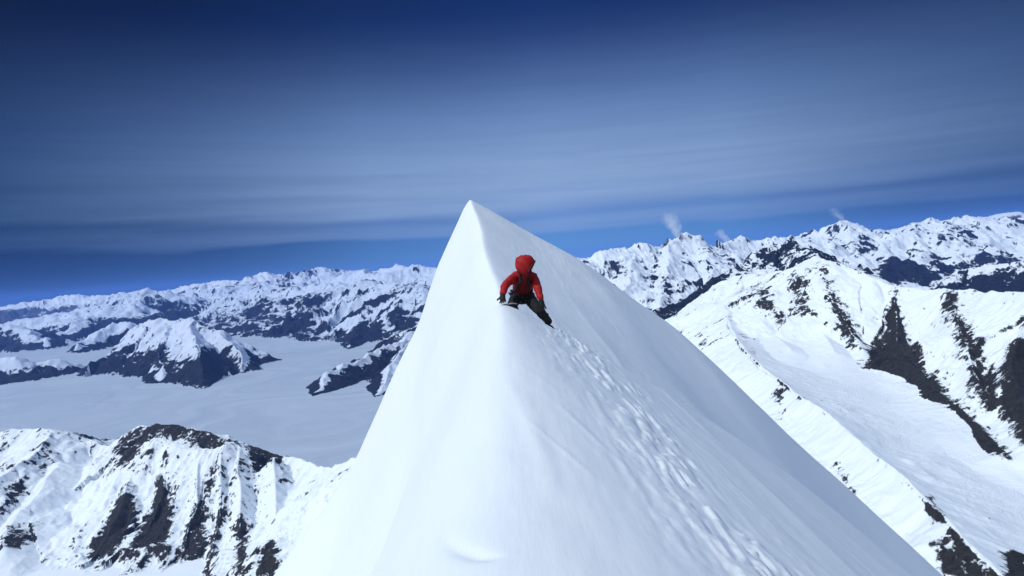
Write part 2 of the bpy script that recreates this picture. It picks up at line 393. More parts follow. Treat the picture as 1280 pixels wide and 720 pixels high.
def hit_terrain(px, py):
    d = ray(px, py); h = math.hypot(d.x, d.y); te = d.z / h; a = math.atan2(d.x, d.y)
    i = int(np.clip(round((a - az[0]) / (az[1] - az[0])), 0, NA - 1))
    k = np.nonzero(H[i] >= te * rad)[0]
    k = k[0] if len(k) else NR - 1
    return (rad[k] * math.sin(a), rad[k] * math.cos(a))


def poly_rock(pix, val=0.9, wid=0.010, neg=False):
    """rock outcrop: an outline laid on the ground where it stands"""
    pts = np.array([hit_terrain(*p) for p in pix])
    dist = np.hypot(pts[:, 0], pts[:, 1]).mean()
    W = dist * wid
    m = (X > pts[:, 0].min() - W) & (X < pts[:, 0].max() + W) & (Y > pts[:, 1].min() - W) & (Y < pts[:, 1].max() + W)
    x = X[m]; y = Y[m]
    inside = np.zeros(x.shape, bool); dm = np.full(x.shape, 1e9)
    n = len(pts)
    for i in range(n):
        x1, y1 = pts[i]; x2, y2 = pts[(i + 1) % n]
        cr = ((y1 > y) != (y2 > y)) & (x < (x2 - x1) * (y - y1) / (y2 - y1 + 1e-9) + x1)
        inside ^= cr
        dx, dy = x2 - x1, y2 - y1
        t = np.clip(((x - x1) * dx + (y - y1) * dy) / (dx * dx + dy * dy + 1e-9), 0, 1)
        dm = np.minimum(dm, np.hypot(x - x1 - t * dx, y - y1 - t * dy))
    sd = np.where(inside, dm, -dm) / W
    v = np.clip(sd * 0.5 + 0.5, 0, 1) * val
    r_ = ROCK[m]
    if neg: r_ = np.where(sd > -0.5, np.minimum(r_, 0.1 - sd * 0.4), r_)
    else: r_ = np.maximum(r_, v - (0.0 if val > 0 else 0))
    ROCK[m] = r_


POLYS = [
    ([(209, 478), (249, 487), (278, 482), (298, 462), (285, 442), (265, 438), (250, 447), (230, 455)], 0.9),
    ([(137, 446), (150, 462), (168, 460), (172, 450), (160, 440), (145, 438)], 0.85),
    ([(182, 440), (180, 456), (198, 460), (212, 448), (208, 436)], 0.8),
    ([(282, 408), (332, 444), (328, 450), (288, 418)], 0.7),
    ([(346, 420), (383, 425), (392, 405), (370, 395)], 0.8),
    ([(417, 430), (440, 439), (488, 426), (480, 402), (455, 400)], 0.85),
    ([(483, 395), (500, 377), (525, 400), (518, 410), (490, 415)], 0.8),
    ([(310, 409), (340, 398), (345, 386), (320, 381), (300, 398)], 0.75),
    ([(1095, 338), (1105, 327), (1130, 325), (1160, 330), (1175, 345), (1130, 354), (1100, 347)], 0.9),
    ([(1160, 330), (1280, 318), (1280, 325), (1170, 340)], 0.65),
    ([(1190, 362), (1205, 345), (1215, 345), (1220, 364)], 0.8),
    ([(1235, 362), (1240, 342), (1250, 337), (1262, 364)], 0.8),
    ([(760, 325), (775, 320), (790, 345), (778, 350)], 0.55), ([(808, 335), (822, 330), (822, 345), (812, 358)], 0.6), ([(826, 345), (834, 350), (842, 368), (836, 372)], 0.6), ([(878, 325), (898, 330), (900, 340), (885, 338)], 0.55),
    ([(1035, 282), (1045, 285), (1042, 312), (1034, 305)], 0.55), ([(1058, 288), (1085, 300), (1090, 308), (1066, 298)], 0.5),
    ([(1082, 440), (1086, 467), (1121, 498), (1152, 529), (1210, 564), (1265, 582), (1262, 560), (1241, 545), (1210, 510), (1183, 490), (1152, 452), (1140, 430), (1118, 425), (1095, 425)], 1.1),
    ([(1095, 440), (1105, 400), (1117, 362), (1122, 362), (1130, 400), (1142, 440)], 0.72),
    ([(1024, 326), (1026, 350), (1034, 375), (1045, 405), (1060, 430), (1080, 440), (1078, 425), (1060, 385), (1040, 350), (1030, 325)], 0.7),
    ([(1182, 362), (1180, 383), (1192, 400), (1196, 420), (1213, 450), (1218, 487), (1236, 514), (1245, 512), (1240, 470), (1225, 440), (1213, 405), (1198, 392), (1196, 365)], 0.95),
    ([(1262, 430), (1253, 470), (1255, 510), (1275, 555), (1300, 600), (1320, 420)], 1.1),
    ([(800, 396), (820, 388), (850, 372), (900, 345), (920, 331), (915, 345), (870, 375), (850, 392), (835, 402), (815, 402)], 0.72),
    ([(920, 331), (940, 319), (965, 305), (980, 299), (1000, 304), (1010, 312), (985, 330), (960, 338), (930, 338), (910, 345)], 0.36),
    ([(103, 698), (130, 655), (145, 625), (168, 620), (172, 640), (160, 670), (140, 698)], 0.95),
    ([(152, 698), (180, 650), (200, 605), (215, 620), (218, 660), (200, 690)], 0.9),
    ([(220, 700), (238, 650), (262, 600), (268, 580), (258, 640), (262, 670), (245, 705)], 0.85),
    ([(250, 720), (270, 650), (283, 620), (285, 640), (270, 680), (262, 725)], 0.8),
    ([(290, 725), (293, 660), (303, 640), (312, 660), (305, 725)], 0.85),
    ([(320, 725), (325, 690), (338, 680), (352, 700), (345, 725)], 0.9),
    ([(138, 565), (150, 547), (179, 533), (199, 529), (241, 535), (289, 551), (280, 556), (240, 560), (193, 548), (165, 575), (145, 582)], 0.75),
    ([(303, 554), (344, 563), (385, 577), (350, 582), (320, 590)], 0.8),
    ([(0, 640), (10, 605), (30, 597), (38, 610), (5, 640)], 0.7),
    ([(0, 675), (10, 655), (40, 655), (45, 670), (30, 690), (0, 690)], 0.8),
    ([(88, 690), (95, 665), (112, 648), (108, 672)], 0.6),
    ([(45, 560), (62, 552), (66, 575), (50, 595)], 0.6),
    ([(1158, 622), (1165, 620), (1182, 655), (1176, 658)], 1.0),
    ([(1168, 690), (1172, 675), (1185, 680), (1210, 718), (1180, 722)], 1.0),
    ([(1183, 660), (1200, 670), (1225, 700), (1245, 725), (1210, 725), (1195, 700)], 1.0),
    ([(1250, 690), (1270, 685), (1290, 700), (1290, 735), (1255, 735)], 1.0),
    ([(1044, 582), (1050, 584), (1068, 614), (1060, 612)], 0.9),
    ([(966, 492), (973, 482), (982, 488), (975, 506)], 0.8),
    ([(1038, 500), (1046, 500), (1064, 524), (1056, 522)], 0.65),
    ([(925, 360), (945, 355), (985, 405), (975, 412), (945, 385)], 0.6),
    ([(920, 415), (930, 412), (950, 445), (944, 450)], 0.6),
    ([(985, 345), (1010, 350), (1022, 395), (985, 398)], 0.55),
]
# explicit snow slopes kept clear
SNOW = [
    [(1000, 400), (1040, 420), (1085, 480), (1150, 535), (1215, 570), (1280, 590), (1285, 640), (1150, 620), (1060, 520), (985, 440)],
    [(1030, 330), (1115, 362), (1095, 420), (1080, 420), (1050, 370)],
    [(60, 560), (140, 590), (105, 690), (50, 640), (60, 600)],
    [(320, 600), (420, 590), (420, 700), (355, 700), (330, 660)],
    [(1128, 362), (1176, 364), (1190, 410), (1205, 470), (1230, 535), (1185, 488), (1145, 430)],
    [(800, 320), (830, 340), (850, 350), (830, 370), (790, 385), (770, 370)],
]
ROCK = np.minimum(ROCK, 1.25)
for p in SNOW: poly_rock(p, 0, 0.012, neg=True)
for p, v in POLYS: poly_rock(p, min(v * 1.12, 1.15))

# clean snow on the near floor and in the bowl, greyer ice with painted-in vignette and cloud shade on the far valley glacier
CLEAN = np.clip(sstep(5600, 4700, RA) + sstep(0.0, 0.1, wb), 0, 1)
# bare rock where the ground is too steep to hold snow
dHr = np.gradient(H, axis=1) / np.gradient(RA, axis=1)
dHa = np.gradient(H, axis=0) / (RA * (az[1] - az[0]))
SL = np.hypot(dHr, dHa)
ROCK = ROCK + (0.55 * np.clip(SL - 0.72, -0.3, 0.9)) * (ROCK < 0.9)
ROCK = ROCK.astype(np.float32)
del dHr, dHa

MATS = {
    'near': mountain_mat('near_snow_and_rock', 15.0, amt=0.62, bump=1.6),
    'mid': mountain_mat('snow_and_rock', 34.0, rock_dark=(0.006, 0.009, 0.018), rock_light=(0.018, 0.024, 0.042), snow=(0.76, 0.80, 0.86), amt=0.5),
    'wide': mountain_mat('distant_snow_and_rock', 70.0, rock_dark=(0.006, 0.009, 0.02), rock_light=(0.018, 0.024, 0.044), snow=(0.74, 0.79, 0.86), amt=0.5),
    'mid_shaded': mountain_mat('shaded_snow_and_rock', 45.0, rock_dark=(0.006, 0.009, 0.018), rock_light=(0.018, 0.024, 0.042), snow=(0.60, 0.66, 0.78), amt=0.5),  # left-side snow: vignette and cloud shade put into its base colour
    'wide_shaded': mountain_mat('distant_shaded_snow_and_rock', 90.0, rock_dark=(0.006, 0.009, 0.02), rock_light=(0.018, 0.024, 0.044), snow=(0.58, 0.65, 0.78), amt=0.5),  # farther left ranges, the same dimming painted into the snow colour
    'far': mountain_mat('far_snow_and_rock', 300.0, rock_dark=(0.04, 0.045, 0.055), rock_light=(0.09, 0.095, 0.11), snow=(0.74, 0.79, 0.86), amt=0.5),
    'glacier': glacier_mat(),
}


def grid_object(name, verts, quads, mat, attrs, smooth=True):
    """verts (n,3), quads (m,4) -> mesh object"""
    used, inv = np.unique(quads.ravel(), return_inverse=True)
    v = verts[used].astype(np.float32); q = inv.reshape(-1, 4).astype(np.int32)
    me = bpy.data.meshes.new(name)
    me.vertices.add(len(v)); me.vertices.foreach_set('co', v.ravel())
    me.loops.add(q.size); me.loops.foreach_set('vertex_index', q.ravel())
    me.polygons.add(len(q)); me.polygons.foreach_set('loop_start', np.arange(0, q.size, 4, dtype=np.int32))
    me.update(calc_edges=True)
    me.polygons.foreach_set('use_smooth', np.full(len(q), smooth))
    for an, av in attrs.items():
        a = me.attributes.new(an, 'FLOAT', 'POINT')
        a.data.foreach_set('value', av[used].astype(np.float32))
    me.materials.append(mat)
    o = bpy.data.objects.new(name, me); COL.objects.link(o)
    return o


V = np.stack([X.ravel(), Y.ravel(), H.ravel()], 1)
idx = np.arange(NA * NR).reshape(NA, NR)
# order so that normals point up
Q = np.stack([idx[:-1, :-1], idx[:-1, 1:], idx[1:, 1:], idx[1:, :-1]], -1)[:, :, ::-1].reshape(-1, 4)
own = OWN[:-1, :-1].ravel()
attrs = {'rock': ROCK.ravel(), 'clean': CLEAN.ravel()}
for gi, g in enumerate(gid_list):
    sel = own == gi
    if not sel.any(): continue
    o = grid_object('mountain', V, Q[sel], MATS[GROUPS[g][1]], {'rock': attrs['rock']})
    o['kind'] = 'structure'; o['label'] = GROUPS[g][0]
o = grid_object('glacier', V, Q[own < 0], MATS['glacier'], {'clean': attrs['clean']})
o['kind'] = 'structure'; o['label'] = 'flat grey-white glacier filling the valleys between the mountains'
del X, Y, WX, WY, AZ, RA

# the rest of the ground, one sheet to the horizon all the way round
bm = bmesh.new()
bmesh.ops.create_circle(bm, cap_ends=True, segments=96, radius=125e3)
me = bpy.data.meshes.new('ground'); bm.to_mesh(me); bm.free()
go = bpy.data.objects.new('ground', me); COL.objects.link(go); go.location = (0, 0, -1560)
gm, nt, out = new_mat('ground_snow')
nz = N(nt, 'ShaderNodeTexNoise', inp={'Scale': 0.0004, 'Detail': 6.0}); ge = N(nt, 'ShaderNodeNewGeometry'); L(nt, ge.outputs['Position'], nz.inputs['Vector'])
bs = N(nt, 'ShaderNodeBsdfPrincipled', inp={'Roughness': 0.8}); L(nt, ramp(nt, nz.outputs['Fac'], [(0.4, (0.5, 0.54, 0.62)), (0.6, (0.74, 0.78, 0.84))]), bs.inputs['Base Color']); L(nt, bs.outputs[0], out.inputs[0])
me.materials.append(gm); go['kind'] = 'structure'

# ------------------------------------------------------------------ the snow ridge and summit
YA = 26.0
cp = [(588, 250, 26.0), (591, 258, 24.6), (597, 273, 22.6), (602, 290, 20.6), (605, 312, 18.4), (614, 338, 16.2), (623, 360, 14.4), (626, 378, 13.0), (626, 390, 11.4), (626, 379, 9.6), (630, 396, 8.6),
      (634, 425, 7.3), (638, 478, 5.6), (640, 555, 4.2), (638, 640, 3.2), (632, 770, 2.2)]
cw = np.array([tuple(at_y(*c)) for c in cp])[::-1]
cw = np.vstack([[[-0.2, -400, -260], [0.0, -40, -14], [-0.02, -6, -1.9], [-0.01, 0.8, -1.2]], cw])
ty = np.concatenate([np.arange(-400, -8, 2.0), np.arange(-8, YA, 0.05), [YA]])


def smooth_tab(v, w):
    k = np.hanning(w); k /= k.sum()
    p = np.pad(v, w // 2, mode='edge'); return np.convolve(p, k, 'valid')[:len(v)]


tx = np.interp(ty, cw[:, 1], cw[:, 0]); tz = np.interp(ty, cw[:, 1], cw[:, 2])
tail = ty > YA - 1.0
tx = np.where(tail, tx, smooth_tab(tx, 25)); tz = np.where(tail, tz, smooth_tab(tz, 25))
sil_l = [(588, 250), (581, 262), (573, 280), (561, 306), (550, 331), (538, 365), (527, 403), (510, 435), (493, 469), (473, 517), (440, 586), (392, 655), (344, 718)]
sil_r = [(588, 250), (620, 268), (658, 290), (689, 306), (724, 325), (767, 357), (803, 383), (840, 408), (887, 450), (930, 492), (977, 537), (1066, 617), (1171, 714)]
apex = at_y(588, 250, YA)
pl = np.array([[abs((at_y(*p, YA) - apex).x), (at_y(*p, YA) - apex).z] for p in sil_l])
pr = np.array([[abs((at_y(*p, YA) - apex).x), (at_y(*p, YA) - apex).z] for p in sil_r])
for arr_name in ('pl', 'pr'):
    a = globals()[arr_name]
    e = a[-1]; sl = (a[-1, 1] - a[-4, 1]) / (a[-1, 0] - a[-4, 0])
    ext = [[e[0] + d_, e[1] + d_ * sl] for d_ in (10, 60, 200)] + [[e[0] + 2200, e[1] + 200 * sl - 1700]]
    globals()[arr_name] = np.vstack([a, ext])
uf = np.concatenate([np.arange(0, 40, 0.05), np.arange(40, 2400, 4)])
tl = np.interp(uf, pl[:, 0], pl[:, 1]); tr = np.interp(uf, pr[:, 0], pr[:, 1])
tl[40:780] = smooth_tab(tl, 25)[40:780]; tr[40:780] = smooth_tab(tr, 25)[40:780]


def ridge_base(x, y):
    yy = np.minimum(y, YA)
    xc = np.interp(yy, ty, tx); zc = np.interp(yy, ty, tz)
    beyond = np.maximum(y - YA, 0)
    zc = zc - beyond * 0.85
    u = x - xc
    w = np.interp(y, [-10, 2.5, 4.5, 7, 9, 13, 20, 26, 40], [1.1, .85, .58, .32, .17, .12, .08, .06, .2])
    au = np.sqrt(u * u + w * w) - w
    zc = zc - np.where(u > 0, 0.17 * np.maximum(u - 2.2, 0), 0) * sstep(25, 15, y)
    return zc + np.where(u < 0, np.interp(au, uf, tl), np.interp(au, uf, tr)), u


def hit_ridge(px, py, y0=1.2, y1=26):
    d = ray(px, py); ys = np.arange(y0, y1, 0.02)
    xs = d.x / d.y * ys; zs = d.z / d.y * ys
    h, _ = ridge_base(xs, ys)
    k = np.nonzero(h >= zs)[0]
    k = k[0] if len(k) else len(ys) - 1
    return np.array([xs[k], ys[k], zs[k]])


# grid
ys = np.concatenate([[-400, -150, -60, -25, -10, -5, -2, 0], np.arange(0.5, 1.8, 0.05), np.arange(1.8, 5.0, 0.016), np.arange(5.0, 12.5, 0.03), 12.5 + (np.linspace(0, 1, 260) ** 1.3) * 13.5, 26 + (np.linspace(0, 1, 70)[1:] ** 2.5) * 1500])
un = np.sinh(np.linspace(0, 1, 330) * 6.6) / math.sinh(6.6)
xl = -(un[1:][::-1]) * 1000; xr_ = un[1:] * 1300
xs0 = np.concatenate([xl, [0], xr_])
# uniform fine centre merged with growing wings
cen_r = np.arange(0, 5.2, 0.020); cen_l = np.arange(-2.6, 0, 0.022)
wr = 5.2 + (np.exp(np.linspace(0, 1, 230) * 6.2) - 1) / (math.exp(6.2) - 1) * 1300
wl = -2.6 - (np.exp(np.linspace(0, 1, 200) * 6.2) - 1) / (math.exp(6.2) - 1) * 1000
us = np.concatenate([wl[::-1], cen_l[1:], cen_r, wr[1:]])
xcen = np.interp(np.minimum(ys, YA), ty, tx)
GX = us[None, :] + xcen[:, None]; GY = np.repeat(ys[:, None], len(us), 1)
Z, U = ridge_base(GX, GY)
dist = np.sqrt(GX ** 2 + GY ** 2)
# soft wind-packed relief
fade = np.exp(-np.abs(U) / 60)
Z += fade * (0.022 * fbm(GX / 1.1, GY / 2.2, 601, 2) * np.clip(dist / 6, .4, 1.6) + 0.0035 * fbm(GX / 0.16, GY / 0.40, 611, 3))
Z += np.clip(np.abs(U) - 8, 0, 60) / 60 * 1.2 * fbm(GX / 14, GY / 14, 621, 4)

# the track of steps and slides on the right flank: its line found on the snow itself
trk = np.array([hit_ridge(*p)[:2] for p in [(694, 402), (735, 442), (782, 498), (828, 556), (872, 612), (915, 665), (962, 730)]])
sk = np.array([hit_ridge(*p)[:2] for p in [(640, 500), (700, 560), (770, 630)]])
dr = trk[-1] - trk[0]; dr /= np.linalg.norm(dr)
pe = np.array([-dr[1], dr[0]])
ca = GX * dr[0] + GY * dr[1]; cb = GX * pe[0] + GY * pe[1]
right = sstep(0.05, 0.5, U)
# streaks parallel to the track
st = ridged(cb / 0.16 + 0.5 * fbm(ca / 1.2, cb / .4, 642, 2), ca / 1.3, 641, 3, 0.6)
Z += right * 0.004 * st * np.clip(dist / 5, .5, 1.5) * sstep(-0.1, 0.5, fbm(GX / 1.2, GY / 1.5, 652, 2) + 0.25)
# sparse wind crust flakes
tdist = np.full(GX.shape, 1e9)
for a, b in zip(trk[:-1], trk[1:]):
    dx, dy = b - a; ln2 = dx * dx + dy * dy
    t = np.clip(((GX - a[0]) * dx + (GY - a[1]) * dy) / ln2, 0, 1)
    tdist = np.minimum(tdist, np.hypot(GX - a[0] - t * dx, GY - a[1] - t * dy))
tw = np.interp(GY, [2, 4, 8, 12], [0.38, 0.42, 0.50, 0.45])
band = np.exp(-(tdist / tw) ** 2) * (GY < 13)
fl = fbm(ca / 0.62, cb / 0.060, 661, 4, 0.65)
fl2 = fbm(ca / 0.7, cb / 0.22, 671, 2)
fl3 = fbm(ca / 0.22, cb / 0.045, 681, 2)
Z += band * (0.009 * sstep(0.1, 0.3, fl3) * sstep(-.1, .2, fl2) + 0.016 * sstep(0.16, 0.22, fl + 0.6 * fl2) - 0.006 * sstep(0.1, 0.3, -fl))
# footholds kicked into the slope
seg = np.concatenate([[0], np.cumsum(np.hypot(*(trk[1:] - trk[:-1]).T))])
nst = 34
for k in range(nst):
    s_ = seg[-1] * (k + 0.5) / nst
    px_ = np.interp(s_, seg, trk[:, 0]) + (0.13 if k % 2 else -0.10) + rng.normal(0, .04); py_ = np.interp(s_, seg, trk[:, 1]) + rng.normal(0, .05)
    m = (np.abs(GX - px_) < 0.5) & (np.abs(GY - py_) < 0.5)
    a_ = ((GX[m] - px_) * dr[0] + (GY[m] - py_) * dr[1]); b_ = ((GX[m] - px_) * pe[0] + (GY[m] - py_) * pe[1])
    r1 = np.exp(-((a_ / 0.13) ** 2 + (b_ / 0.055) ** 2)); r2 = np.exp(-(((a_ - 0.10) / 0.14) ** 2 + ((b_) / 0.09) ** 2))
    Z[m] += -0.014 * r1 + 0.006 * r2
# crescent crack in the crust on the crest
cr = np.array([hit_ridge(*p)[:2] for p in [(553, 662), (560, 676), (576, 688), (596, 695), (616, 697), (636, 695)]])
cd = np.full(GX.shape, 1e9); sgn = np.zeros(GX.shape); ct = np.zeros(GX.shape)
for i, (a, b) in enumerate(zip(cr[:-1], cr[1:])):
    dx, dy = b - a; ln2 = dx * dx + dy * dy
    t = np.clip(((GX - a[0]) * dx + (GY - a[1]) * dy) / ln2, 0, 1)
    dd = np.hypot(GX - a[0] - t * dx, GY - a[1] - t * dy)
    m = dd < cd; cd[m] = dd[m]; sgn[m] = np.sign((GX - a[0]) * (-dy) + (GY - a[1]) * dx)[m]; ct[m] = ((i + t) / (len(cr) - 1))[m]
endf = np.sin(np.clip(ct, 0, 1) * math.pi) ** 1.3
Z += -(0.010 * np.exp(-(cd / 0.05) ** 2) + 0.012 * np.exp(-(cd / 0.022) ** 2)) * endf * (cd < .6)
# hollow drift lines left by the wind near the crest
for (pa, pb, hgt, wid_) in [((655, 480), (700, 640), 0.02, 0.06), ((690, 500), (800, 600), 0.012, 0.03), ((636, 470), (668, 560), 0.015, 0.05), ((650, 520), (760, 612), 0.010, 0.02)]:
    a = hit_ridge(*pa)[:2]; b = hit_ridge(*pb)[:2]; dx, dy = b - a; ln2 = dx * dx + dy * dy
    tr_ = ((GX - a[0]) * dx + (GY - a[1]) * dy) / ln2; t = np.clip(tr_, 0, 1)
    dd = np.hypot(GX - a[0] - t * dx, GY - a[1] - t * dy)
    Z += 0.5 * hgt * np.exp(-(dd / wid_) ** 2) * np.sin(np.clip(t, .02, .98) * math.pi)

nY, nX = GX.shape
idx = np.arange(nY * nX).reshape(nY, nX)
Q = np.stack([idx[:-1, :-1], idx[:-1, 1:], idx[1:, 1:], idx[1:, :-1]], -1).reshape(-1, 4)
sm, nt, out = new_mat('summit_snow')
ge = N(nt, 'ShaderNodeNewGeometry')
n1 = N(nt, 'ShaderNodeTexNoise', inp={'Scale': 9.0, 'Detail': 6.0, 'Roughness': 0.6}); L(nt, ge.outputs['Position'], n1.inputs['Vector'])
mp = N(nt, 'ShaderNodeMapping'); mp.inputs['Rotation'].default_value = (0, 0, -math.atan2(dr[1], dr[0])); mp.inputs['Scale'].default_value = (1.6, 11, 3)
mp.vector_type = 'POINT'
rotn = N(nt, 'ShaderNodeVectorRotate', rotation_type='Z_AXIS'); rotn.inputs['Angle'].default_value = -math.atan2(dr[1], dr[0])
L(nt, ge.outputs['Position'], rotn.inputs['Vector'])
mp.inputs['Rotation'].default_value = (0, 0, 0); L(nt, rotn.outputs[0], mp.inputs[0])
n2 = N(nt, 'ShaderNodeTexNoise', inp={'Scale': 1.0, 'Detail': 5.0, 'Roughness': 0.6}); L(nt, mp.outputs[0], n2.inputs['Vector'])
h = math_n(nt, 'ADD', math_n(nt, 'MULTIPLY', n1.outputs['Fac'], 0.25), math_n(nt, 'MULTIPLY', n2.outputs['Fac'], 0.9))
bp = N(nt, 'ShaderNodeBump', inp={'Strength': 0.45, 'Distance': 0.010}); L(nt, h, bp.inputs['Height'])
b = N(nt, 'ShaderNodeBsdfPrincipled', inp={'Roughness': 0.55, 'Specular IOR Level': 0.2})
b.inputs['Base Color'].default_value = (0.84, 0.88, 0.92, 1)
c = ramp(nt, n2.outputs['Fac'], [(0.3, (0.80, 0.835, 0.865)), (0.7, (0.83, 0.855, 0.88))]); L(nt, c, b.inputs['Base Color'])
L(nt, bp.outputs[0], b.inputs['Normal']); L(nt, b.outputs[0], out.inputs[0])
so = grid_object('snow_ridge', np.stack([GX.ravel(), GY.ravel(), Z.ravel()], 1), Q, sm, {})
so['kind'] = 'structure'; so['label'] = 'sharp white snow ridge rising to a pointed summit'


def ground_z(x, y):
    h, _ = ridge_base(np.array([x], float), np.array([y], float)); return float(h[0])



def plain(name, col, rough=0.8, var=0.25, scale=30, metallic=0.0):
    m, nt, out = new_mat(name)
    tcn = N(nt, 'ShaderNodeTexCoord')
    nz = N(nt, 'ShaderNodeTexNoise', inp={'Scale': scale, 'Detail': 4.0}); L(nt, tcn.outputs['Object'], nz.inputs['Vector'])
    c = ramp(nt, nz.outputs['Fac'], [(0.35, tuple(x * (1 - var) for x in col)), (0.65, col)])
    b = N(nt, 'ShaderNodeBsdfPrincipled', inp={'Roughness': rough, 'Metallic': metallic, 'Specular IOR Level': 0.3}); L(nt, c, b.inputs['Base Color'])
    bp = N(nt, 'ShaderNodeBump', inp={'Strength': 0.35, 'Distance': 0.006}); L(nt, nz.outputs['Fac'], bp.inputs['Height']); L(nt, bp.outputs[0], b.inputs['Normal'])
    L(nt, b.outputs[0], out.inputs[0]); return m


MR = plain('red_shell_fabric', (0.42, 0.006, 0.006), 0.65, 0.35, 14)
MRD = plain('dark_red_fabric', (0.15, 0.006, 0.006), 0.8, 0.3, 14)
MB = plain('black_fabric', (0.016, 0.015, 0.018), 0.8, 0.4, 16)
MG = plain('black_glove', (0.012, 0.011, 0.012), 0.7, 0.3, 40)
MSK = plain('skin', (0.42, 0.22, 0.15), 0.6, 0.15, 20)
MM = plain('grey_steel', (0.30, 0.31, 0.33), 0.35, 0.3, 60, 0.8)
MLENS = plain('dark_lens', (0.01, 0.01, 0.012), 0.15, 0.1, 10)


def link(name, me, mat, parent=None):
    me.name = name
    if not me.materials: me.materials.append(mat)
    o = bpy.data.objects.new(name, me); COL.objects.link(o)
    if parent is not None: o.parent = parent; o.matrix_parent_inverse = parent.matrix_world.inverted()
    return o


def skinned(name, chains, mat, parent=None, sub=2, wrinkle=0.0, root=0, origin=None):
    """chains: lists of (key, position, radius); equal keys are one joint"""
    ids = {}; vs_ = []; rads = []; edges = []
    for ch in chains:
        prev = None
        for key, p, r_ in ch:
            if key not in ids:
                ids[key] = len(vs_); vs_.append(Vector(p)); rads.append(r_)
            i = ids[key]
            if prev is not None and (prev, i) not in edges: edges.append((prev, i))
            prev = i
    me = bpy.data.meshes.new('tmp'); me.from_pydata(vs_, edges, [])
    o = bpy.data.objects.new('tmp', me); COL.objects.link(o)
    md = o.modifiers.new('s', 'SKIN'); md.use_smooth_shade = True
    for i, r_ in enumerate(rads):
        sv = me.skin_vertices[0].data[i]; rr_ = r_ if isinstance(r_, tuple) else (r_, r_); sv.radius = rr_; sv.use_root = (i == root)
    m2 = o.modifiers.new('u', 'SUBSURF'); m2.levels = sub; m2.render_levels = sub
    dg = bpy.context.evaluated_depsgraph_get(); dg.update()
    nm = bpy.data.meshes.new_from_object(o.evaluated_get(dg))
    bpy.data.objects.remove(o)
    nm.materials.clear()
    if wrinkle:
        n = len(nm.vertices); co = np.empty(n * 3, np.float32); nm.vertices.foreach_get('co', co); co = co.reshape(-1, 3)
        no = np.array([tuple(v.normal) for v in nm.vertices])
        w_ = ridged((co[:, 0] + co[:, 1] * .6) / 0.09, (co[:, 2] - co[:, 1] * .3) / 0.05, 901, 3) * wrinkle
        co = co + no * w_[:, None]; nm.vertices.foreach_set('co', co.astype(np.float32).ravel())
    nm.polygons.foreach_set('use_smooth', [True] * len(nm.polygons)); nm.update()
    return link(name, nm, mat, parent)


P = lambda px, py, y: at_y(px, py, y)
J = dict(
    pel=P(652, 368, 10.62), sp=P(653, 359, 10.52), ch=P(655.5, 349, 10.42), nb=P(656, 341.5, 10.34), nk=P(656, 337.5, 10.28), hd=P(656.5, 330, 10.22), ht=P(656.5, 323.5, 10.22),
    sl=P(644.5, 345, 10.38), el=P(631, 357, 10.16), wl=P(628.3, 369, 9.96), hl=P(628.6, 374.5, 9.90),
    sr=P(667, 346, 10.42), er=P(672.5, 361, 10.26), wr=P(676.5, 376, 10.14), hr=P(678, 382, 10.1),
    hpl=P(646.5, 371, 10.60), kl=P(640.5, 380, 10.22), al=P(646, 398, 10.50), tl=P(642, 401, 10.34),
    hpr=P(660, 371, 10.62), kr=P(672.5, 387, 10.24), ar=P(687, 402.5, 10.40), tr=P(696, 410, 10.32))

root_loc = J['pel'].copy(); root_loc.z = ground_z(root_loc.x, root_loc.y)


def K(*ks_r): return [(k, J[k] if isinstance(k, str) else k, r_) for k, r_ in ks_r]


body = skinned('person', [
    K(('pel', (.125, .10)), ('sp', (.115, .09)), ('ch', (.13, .10)), ('nb', .075), ('nk', .055), ('hd', (.078, .092)), ('ht', (.062, .075))),
    K(('ch', .13), ('sl', .058), ('el', .042), ('wl', .030), ('hl', .032)),
    K(('ch', .13), ('sr', .058), ('er', .042), ('wr', .030), ('hr', .032)),
    K(('pel', .12), ('hpl', .085), ('kl', .058), ('al', .040)),
    K(('pel', .12), ('hpr', .085), ('kr', .058), ('ar', .040))], MSK, None, 2)
body['label'] = 'climber in red hooded jacket crouching on the snow crest with one hand planted'
body['category'] = 'person'
jacket = skinned('jacket', [
    K(('pel', (.150, .13)), ('sp', (.162, .14)), ('ch', (.180, .145)), ('nb', .125), ('nk', .085)),
    ], MRD, body, 3, 0.012)
for a_, b_, c_ in (('sl', 'el', 'wl'), ('sr', 'er', 'wr')):
    skinned('sleeve', [[('c', J['nb'].lerp(J[a_], .45), .088), ('s', J[a_], .080), ('m', J[a_].lerp(J[b_], .5), .068), ('e', J[b_], .064), ('w', J[c_], .045)]], MR, body, 3, 0.010)
trous = skinned('trousers', [
    [('pel', J['pel'] + Vector((0, 0, .03)), (.150, .125)), ('hpl', J['hpl'], .105), ('kl', J['kl'], .080), ('al', J['al'], .060)],
    [('pel', J['pel'], .14), ('hpr', J['hpr'], .105), ('kr', J['kr'], .080), ('ar', J['ar'], .062)]], MB, body, 3, 0.010)


